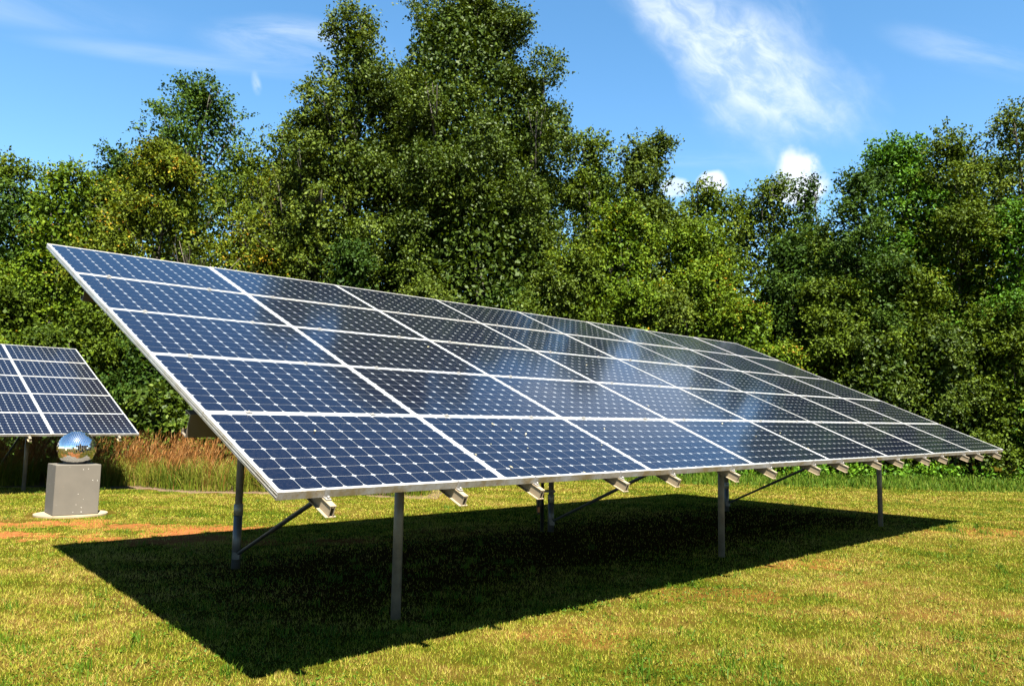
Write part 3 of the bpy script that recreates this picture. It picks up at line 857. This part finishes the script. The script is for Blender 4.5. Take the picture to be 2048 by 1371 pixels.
bush('dark broad leaved bush hidden behind the brown grass near the array post', 450, 760, 90, 19.6, 'glossy', 9000, .12, 45)
bush('olive bush under the dead branches behind the array top edge', 560, 470, 100, 21.0, 'olive', 14000, .10, 46)
bush('dark hollow bush between the olive trees and the vine covered tree', 700, 480, 75, 23.8, 'dark', 9000, .12, 47, boost=-.2)
bush('bush with pale sprays low in front of the vine covered tree', 850, 555, 80, 23.0, 'grey', 8500, .11, 48, boost=.15)
bush('dark bush low in the centre just above the array top edge', 1010, 560, 95, 24.2, 'dark', 10000, .12, 49)
bush('mid green bush right of the vine covered tree', 1140, 490, 90, 25.0, 'mid', 12000, .12, 50)
bush('vine smothered mound in front of the yellow green trees', 1300, 560, 115, 26.0, 'grey', 16000, .12, 51, boost=.05)
bush('yellow and orange tinted bush touching the far top corner of the array', 1500, 590, 82, 26.4, 'yellowgreen', 12000, .115, 52, boost=.06)
bush('bush with orange leaf tips right of the far top corner of the array', 1560, 680, 70, 26.0, 'yellowgreen', 8000, .11, 53, boost=.05)
bush('tall green vine mound under the dark ragged tree', 1665, 540, 95, 27.0, 'mid', 15000, .12, 54, z0=1.5)
bush('green mound of vines in the middle of the right hand forest', 1800, 520, 100, 26.8, 'mid', 20000, .12, 55, z0=1.5)
bush('dark bush below the right hand vine mound above the end of the array', 1740, 650, 100, 26.0, 'glossy', 13000, .12, 56, z0=.7)
bush('leafy bush right of the array end with sunlit vine leaves', 1890, 640, 100, 25.8, 'glossy', 17000, .12, 57, z0=.7)
bush('large bush at the lower right edge of the picture', 2020, 600, 110, 25.6, 'mid', 15000, .12, 58, z0=.7)
bush('bush just beyond the lower right edge of the picture', 2190, 620, 110, 25.0, 'mid', 9000, .13, 59)

# distant woods: dark mass behind the first rows
def woods():
    rs = np.random.RandomState(77); n = 42000
    x = rs.uniform(-34, 62, n); y = rs.uniform(32.5, 39, n) + .12 * np.maximum(x, 0)
    hmax = 7.6 + 1.4 * np.sin(x * .45) + .9 * np.sin(x * 1.1 + 1)
    z = hmax * rs.rand(n) ** .8 + rs.normal(0, .25, n)
    b = np.stack([x, y, np.abs(z) + .1], 1); d = unit(rs.normal(0, 1, (n, 3)))
    q = leaves_from_sprays(rs, b, d, 1.2, 3, .34, d)
    me = np_mesh('distant_woods', q, 4, LEAF['dark'], rs.beta(2, 2, n * 3))
    o = bpy.data.objects.new('distant_woods', me); link(o)
    tag(o, 'dark mass of woods behind the first row of trees', 'woods', kind='stuff')
    rs = np.random.RandomState(78); mb = MB()
    for i in range(70):
        xx = rs.uniform(-26, 40); yy = rs.uniform(27.5, 34) + .15 * max(xx, 0) ; r = rs.uniform(.06, .16)
        mb.tube([(xx, yy, -.1), (xx + rs.normal(0, .15), yy, 2), (xx + rs.normal(0, .3), yy, 4.2)], [r, r * .8, r * .5], 6)
    mb.build('forest_undergrowth', BARK); 
    tag(bpy.data.objects['forest_undergrowth'], 'shaded stems deep inside the woods', 'undergrowth', kind='stuff')
woods()

# dead branches reaching over the olive tree
def dead_tree(px, py, topy, Y, seed, label, spread=.9, n0=5):
    rs = np.random.RandomState(seed)
    b = px_at(px, py, Y); top = px_at(px, topy, Y)
    root = empty('dead_tree', (b.x, Y, 0), label, 'dead tree', 'bare dead trees')
    mb = MB()
    def grow(p, d, L, r, lev):
        pts = [p]; rr = [r]; q = p.copy(); dd = d.copy()
        for i in range(5):
            dd = (dd + Vector(rs.normal(0, .13, 3)) + Vector((0, 0, .04))).normalized()
            q = q + dd * L / 5; pts.append(q.copy()); rr.append(r * (1 - .75 * (i + 1) / 5))
        mb.tube(pts, rr, 6 if lev < 2 else 4)
        if lev < 3:
            for i in range(4 if lev else n0 + 2):
                k = rs.randint(1, 5); s = pts[k]
                nd = (dd * .8 + Vector(rs.normal(0, .55, 3)) * spread + Vector((0, -.1, .15))).normalized()
                grow(s, nd, L * rs.uniform(.36, .55), rr[k] * .55, lev + 1)
    H = top.z
    mb.tube([(0, 0, -.1), (.05, 0, H * .25), (-.05, 0, H * .5)], [.09, .07, .055], 8)
    for i in range(n0):
        a = rs.uniform(-1, 1)
        grow(Vector((-.02, 0, H * rs.uniform(.35, .5))), Vector((a * .55, -.25, 1)).normalized(), H * rs.uniform(.34, .46), .026, 0)
    mb.build('trunk', DEADWOOD, root)
dead_tree(590, 700, 320, 26.2, 5, 'bare dead branches standing out of the olive tree left of the tallest tree', 1.0, 5)
dead_tree(385, 700, 420, 23.2, 9, 'thin bare stems showing among the orange leaves above the array corner', .8, 3)

# ------------------------------------------------------------------ lawn grass
def vnoise(x, y, s, seed):
    rs = np.random.RandomState(seed); g = rs.rand(256, 256)
    X = x * s + 1000; Y = y * s + 1000
    i = np.floor(X).astype(int); j = np.floor(Y).astype(int); u = X - i; v = Y - j
    u = u * u * (3 - 2 * u); v = v * v * (3 - 2 * v); i %= 256; j %= 256; i2 = (i + 1) % 256; j2 = (j + 1) % 256
    return (g[i, j] * (1 - u) + g[i2, j] * u) * (1 - v) + (g[i, j2] * (1 - u) + g[i2, j2] * u) * v
def clay_shade_density(x, y):
    k = np.ones_like(x)
    nz = vnoise(x, y, 1.9, 3) - .45
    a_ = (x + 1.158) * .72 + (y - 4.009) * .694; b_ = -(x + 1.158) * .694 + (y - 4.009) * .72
    k *= 1 - .9 * np.clip(np.minimum(np.minimum(a_ - .2, 13.0 - a_), np.minimum(b_ - .6, 5.4 - b_)) / 1.5, 0, 1)  # grass thinned across the array's shadow so the ground there looks darker
    for cx_, cy_, rx, ry, st in CLAY:
        d = 1.25 - np.hypot((x - cx_) / rx, (y - cy_) / ry) - nz * 1.3
        k *= 1 - st * .93 * np.clip(d / .6, 0, 1)
    return k
def blades(rs, x, y, h, w, lean=.5, seg=1, z=0):
    """single bent triangles or two-part blades"""
    n = len(x); a = rs.rand(n) * 2 * math.pi; b = rs.rand(n) * 2 * math.pi
    L = rs.rand(n) * lean
    tip = np.stack([x + h * L * np.cos(b), y + h * L * np.sin(b), z + h * np.sqrt(np.maximum(1 - L ** 2 * .8, .05))], 1)
    s = np.stack([np.cos(a) * w / 2, np.sin(a) * w / 2, np.zeros(n)], 1)
    base = np.stack([x, y, np.full(n, z) - .002], 1)
    if seg == 1:
        return np.stack([base - s, base + s, tip], 1).reshape(-1, 3)
    mid = base * .48 + tip * .52; mid[:, 2] += h * .16
    return np.stack([base - s * .8, base + s * .8, mid + s, mid - s, mid - s, mid + s, tip + s * .08, tip - s * .08], 1).reshape(-1, 3)

def excluded(x, y):
    """inside the slab"""
    return np.hypot(x - PC.x, y - PC.y) < .61
def bed_front(x):
    return 16.55 - .11 * (x + 6) + .25 * np.sin(x * 1.3)
def strip_front(x):
    return np.interp(x, [-2, 3.5, 6.8, 12.3, 30], [21.8, 21.2, 20.7, 20.0, 19.4]) + .12 * np.sin(x * 2.1)
def lawn_grass():
    rs = np.random.RandomState(21); V = []; T = []
    for (d0, d1, dens, h, w) in ((3.6, 6, 7600, .022, .0042), (6, 8.5, 5200, .022, .0048), (8.5, 12, 2900, .023, .0065), (12, 17, 1500, .025, .0095), (17, 26.5, 700, .028, .015)):
        hw = d1 * .70 + .6
        n = int(dens * (d1 - d0) * 2 * hw)
        x = rs.uniform(-hw, hw, n); y = rs.uniform(d0, d1, n)
        if d1 > 17: k0 = (np.abs(x) < y * .7 + .6) & (y < 27)
        else: k0 = np.abs(x) < y * .70 + .6
        tuft = vnoise(x, y, 7, 5) * .6 + vnoise(x, y, 17, 6) * .4
        k = k0 & (rs.rand(n) < clay_shade_density(x, y) * np.clip(.25 + 1.25 * tuft, 0, 1)) & ~excluded(x, y)
        k &= ~((x < -2.2) & (y > bed_front(x) - .2))
        x, y, tuft = x[k], y[k], tuft[k]; n = len(x)
        hh = h * rs.uniform(.5, 1.5, n) * (.6 + .9 * tuft)
        V.append(blades(rs, x, y, hh, w * rs.uniform(.6, 1.3, n), .95)); T.append(rs.rand(n))
    V = np.vstack(V); T = np.concatenate(T)
    o = bpy.data.objects.new('lawn_grass', np_mesh('lawn_grass', V, 3, BLADE_M, T)); link(o)
    tag(o, 'short mown grass blades covering the lawn', 'grass', kind='stuff')
    print('lawn blades', len(T))
lawn_grass()

TUFT_M = make_blade_material('tuft_blade', [(.40, (.040, .100, .005)), (.62, (.080, .150, .008)), (.85, (.14, .18, .014)), (1.0, (.22, .19, .03))])
def tufts():
    """longer bright tufts and clover like weeds standing out of the lawn"""
    rs = np.random.RandomState(31); V = []; T = []
    n0 = 380
    yy = 4.2 + 14 * rs.rand(n0) ** 1.5; xx = rs.uniform(-1, 1, n0) * (yy * .68)
    for x0, y0 in list(zip(xx, yy)) + [(.75 + rs.normal(0, .22), 6.25 + rs.normal(0, .16)) for _ in range(22)] + [(7.0 + rs.normal(0, .3), 12.2 + rs.normal(0, .4)) for _ in range(16)] + [(.1 + rs.normal(0, .3), 5.4 + rs.normal(0, .1)) for _ in range(8)]:
        if vnoise(np.array([x0]), np.array([y0]), .8, 9)[0] < .42: continue
        if excluded(np.array([x0]), np.array([y0]))[0]: continue
        m_ = rs.randint(10, 34); s = rs.uniform(.02, .06)
        x = x0 + rs.normal(0, s, m_); y = y0 + rs.normal(0, s, m_)
        V.append(blades(rs, x, y, rs.uniform(.035, .085, m_), rs.uniform(.004, .008, m_), .95, 2)); T.append(np.repeat(rs.uniform(.0, .7, m_), 2))
    V = np.vstack(V); T = np.concatenate(T)
    o = bpy.data.objects.new('grass_tufts', np_mesh('grass_tufts', V, 4, TUFT_M, T)); link(o)
    tag(o, 'longer bright green tufts sticking out of the mown lawn', 'grass', kind='stuff')
    # broad clover like leaves, mostly along the shadow edge and in the near lawn
    n = 15000
    y = 4.2 + 9 * rs.rand(n) ** 1.3; x = rs.uniform(-1, 1, n) * y * .68
    k = (vnoise(x, y, 1.4, 12) * .6 + vnoise(x, y, 6, 13) * .4 > .54) & ~excluded(x, y); x, y = x[k], y[k]
    e = 700; t = rs.rand(e); ex = -2.3 + 9.2 * t; ey = 4.75 + 5.6 * t + rs.normal(.05, .10, e) ; x = np.concatenate([x, ex]); y = np.concatenate([y, ey])
    n = len(x)
    b = np.stack([x, y, rs.uniform(.006, .028, n)], 1); d = unit(rs.normal(0, 1, (n, 3)) * [1, 1, .2]); up = np.tile([0, 0, 1.], (n, 1))
    q = leaves_from_sprays(rs, b, d, .03, 3, .017, up, 0)
    q.reshape(-1, 3)[:, 2] = np.maximum(q.reshape(-1, 3)[:, 2], .004)
    o = bpy.data.objects.new('clover', np_mesh('clover', q, 4, TUFT_M, rs.uniform(0, .5, n * 3))); link(o)
    tag(o, 'small broad leaved clover and weeds scattered low in the near lawn', 'clover', kind='stuff')
tufts()

def strip_grass():
    rs = np.random.RandomState(41); V = []; T = []
    n = 60000; x = rs.uniform(-3, 24, n); y = rs.uniform(19.2, 28.5, n)
    k = (y > strip_front(x)) & (np.abs(x) < y * .72); x, y = x[k], y[k]; n = len(x)
    f = np.clip((y - strip_front(x)) / .5, .45, 1)
    h = rs.uniform(.08, .21, n) * f * (.6 + .8 * vnoise(x, y, 2.2, 7))
    V = blades(rs, x, y, h, rs.uniform(.012, .026, n), .6, 2)
    mt, nt = material('unmown_grass'); g = N(nt)
    col = g.ramp(g.attr('tone'), [(0, (.045, .105, .005)), (.6, (.085, .155, .008)), (1, (.16, .20, .022))])
    p = g.n('ShaderNodeBsdfPrincipled'); g.set(p, Base_Color=col, Roughness=.6); p.inputs['Specular IOR Level'].default_value = .08
    tr = g.n('ShaderNodeBsdfTranslucent'); g.l(col, tr.inputs[0]); mx = g.n('ShaderNodeMixShader'); mx.inputs[0].default_value = .35
    g.l(p.outputs[0], mx.inputs[1]); g.l(tr.outputs[0], mx.inputs[2]); g.out(mx.outputs[0])
    o = bpy.data.objects.new('unmown_grass', np_mesh('unmown_grass', V, 4, mt, np.repeat(rs.rand(n), 2))); link(o)
    tag(o, 'taller bright green unmown grass along the foot of the woods', 'grass', kind='stuff')
    # leafy weeds at the dark foot of the forest
    cx_ = rs.uniform(4, 19, 80); cy_ = np.interp(cx_, [4, 19], [23.6, 25.0]) + rs.uniform(-.4, 1.0, 80)
    B = []; A = []
    for a, b in zip(cx_, cy_):
        for _ in range(rs.randint(3, 8)):
            hh = rs.uniform(.15, .6); B.append((a + rs.normal(0, .14), b + rs.normal(0, .14), hh * .35)); A.append((rs.normal(0, .35), rs.normal(0, .35), 1.0 * hh / .4))
    B = np.array(B); A = unit(np.array(A)); q = leaves_from_sprays(rs, B, A, .38, 12, .12, A, .1)
    o = bpy.data.objects.new('broadleaf_weeds', np_mesh('broadleaf_weeds', q, 4, LEAF['bright'], rs.rand(len(q) // 4))); link(o)
    tag(o, 'bright broad leaved weeds at the dark foot of the woods', 'weeds', kind='stuff')
strip_grass()

def straw_material(name, stops):
    mt, nt = material(name); g = N(nt)
    col = g.ramp(g.attr('tone'), stops)
    p = g.n('ShaderNodeBsdfPrincipled'); g.set(p, Base_Color=col, Roughness=.6); p.inputs['Specular IOR Level'].default_value = .08
    tr = g.n('ShaderNodeBsdfTranslucent'); g.l(col, tr.inputs[0]); mx = g.n('ShaderNodeMixShader'); mx.inputs[0].default_value = .3
    g.l(p.outputs[0], mx.inputs[1]); g.l(tr.outputs[0], mx.inputs[2]); g.out(mx.outputs[0]); return mt
def ribbon(rs, x, y, h, w, out, az, seg=4, pw=2.0):
    """arching strips of seg quads: height h, bending out by `out` in direction az"""
    n = len(x); a = az + math.pi / 2 + rs.normal(0, .6, n)
    sx, sy = np.cos(a), np.sin(a); pts = []
    for i in range(seg + 1):
        t = i / seg; off = out * t ** pw
        cx_ = x + np.cos(az) * off; cy_ = y + np.sin(az) * off; z = h * (t - .18 * (out / np.maximum(h, .01)) * t ** 2.5)
        ww = w * (1 - t ** 1.5 * .85) / 2
        pts.append((np.stack([cx_ - sx * ww, cy_ - sy * ww, z], 1), np.stack([cx_ + sx * ww, cy_ + sy * ww, z], 1)))
    q = [np.stack([pts[i][0], pts[i][1], pts[i + 1][1], pts[i + 1][0]], 1) for i in range(seg)]
    return np.stack(q, 1).reshape(-1, 3)
def tall_grass():
    rs = np.random.RandomState(51)
    green = []; gt = []; brown = []; bt = []
    C = []
    for row in range(5):
        for xx in np.arange(-13.5, -1.8, .36):
            C.append((xx + rs.normal(0, .14), bed_front(xx) + .35 + row * .48 + rs.normal(0, .13), row))
    for cx_, cy_, row in C:
        m_ = 120 if row < 3 else 40; s = .11
        x = cx_ + rs.normal(0, s, m_); y = cy_ + rs.normal(0, s, m_); az = np.arctan2(y - cy_, x - cx_) + rs.normal(0, .5, m_)
        h = rs.uniform(.32, .72, m_) * rs.uniform(.8, 1.1)
        green.append(ribbon(rs, x, y, h, rs.uniform(.009, .017, m_), rs.uniform(.05, .42, m_), az)); gt.append(np.repeat(np.clip(rs.normal(.45, .25, m_) + rs.normal(0, .12), 0, 1), 4))
        f = rs.rand()
        m2 = int((9 + 46 * f ** 1.6) * (1.0 if row > 0 else .55)); x = cx_ + rs.normal(0, .07, m2); y = cy_ + rs.normal(0, .07, m2)
        h = rs.uniform(.70, 1.25, m2) * (.93 + .08 * row / 4)
        az = rs.normal(.15, .8, m2)
        o_ = rs.uniform(.05, .34, m2)
        brown.append(ribbon(rs, x, y, h, rs.uniform(.005, .010, m2), o_, az)); bt.append(np.repeat(rs.rand(m2) * .8, 4))
        # fluffy seed stems on the upper half
        k = 5
        xb = np.repeat(x, k); yb = np.repeat(y, k); hb = np.repeat(h, k); azb = np.repeat(az, k); ob = np.repeat(o_, k)
        t = rs.uniform(.5, .98, m2 * k); px_ = xb + np.cos(azb) * ob * t ** 2; py_ = yb + np.sin(azb) * ob * t ** 2; pz = hb * (t - .18 * (ob / hb) * t ** 2.5)
        r = ribbon(rs, px_, py_, rs.uniform(.06, .15, m2 * k), rs.uniform(.006, .013, m2 * k), rs.uniform(.02, .09, m2 * k), azb + rs.normal(0, .7, m2 * k), 1)
        r = r.reshape(-1, 4, 3); r[:, :, 2] += pz[:, None]; brown.append(r.reshape(-1, 3)); bt.append(rs.uniform(.3, 1, m2 * k))
    root_g = bpy.data.objects.new('ornamental_grass', np_mesh('ornamental_grass', np.vstack(green), 4, straw_material('bed_grass', [(0, (.07, .115, .007)), (.5, (.17, .205, .016)), (.8, (.27, .24, .035)), (1, (.36, .24, .07))]), np.concatenate(gt)))
    link(root_g); tag(root_g, 'knee high arching green grass in the bed behind the pedestal', 'grass', kind='stuff')
    o = bpy.data.objects.new('brown_seed_grass', np_mesh('brown_seed_grass', np.vstack(brown), 4, straw_material('seed_grass', [(0, (.12, .042, .010)), (.4, (.24, .092, .020)), (.8, (.38, .17, .045)), (1, (.50, .30, .12))]), np.concatenate(bt)))
    link(o); tag(o, 'tall rusty brown seed stalks rising out of the green grass bed', 'dry grass', kind='stuff')
    # mulch under the bed
    mb = MB(); xs = np.arange(-16, -1.4, .06); n = len(xs)
    vs = [(x, bed_front(x) - .18 + .10 * math.sin(x * 3.1) + .09 * math.sin(x * 8.3 + 1) + .05 * math.sin(x * 23), .004) for x in xs] + [(x, bed_front(x) + 3.4, .004) for x in xs]
    mb.add(vs, [(i, i + 1, n + i + 1, n + i) for i in range(n - 1)])
    o = mb.build('mulch_bed', simple('brown_mulch', (.13, .085, .05), .95, 0, .1, .5, 14, .6)); tag(o, 'brown mulch strip under the tall grass', 'mulch', kind='structure')
tall_grass()
print('leaves', NLEAF[0])
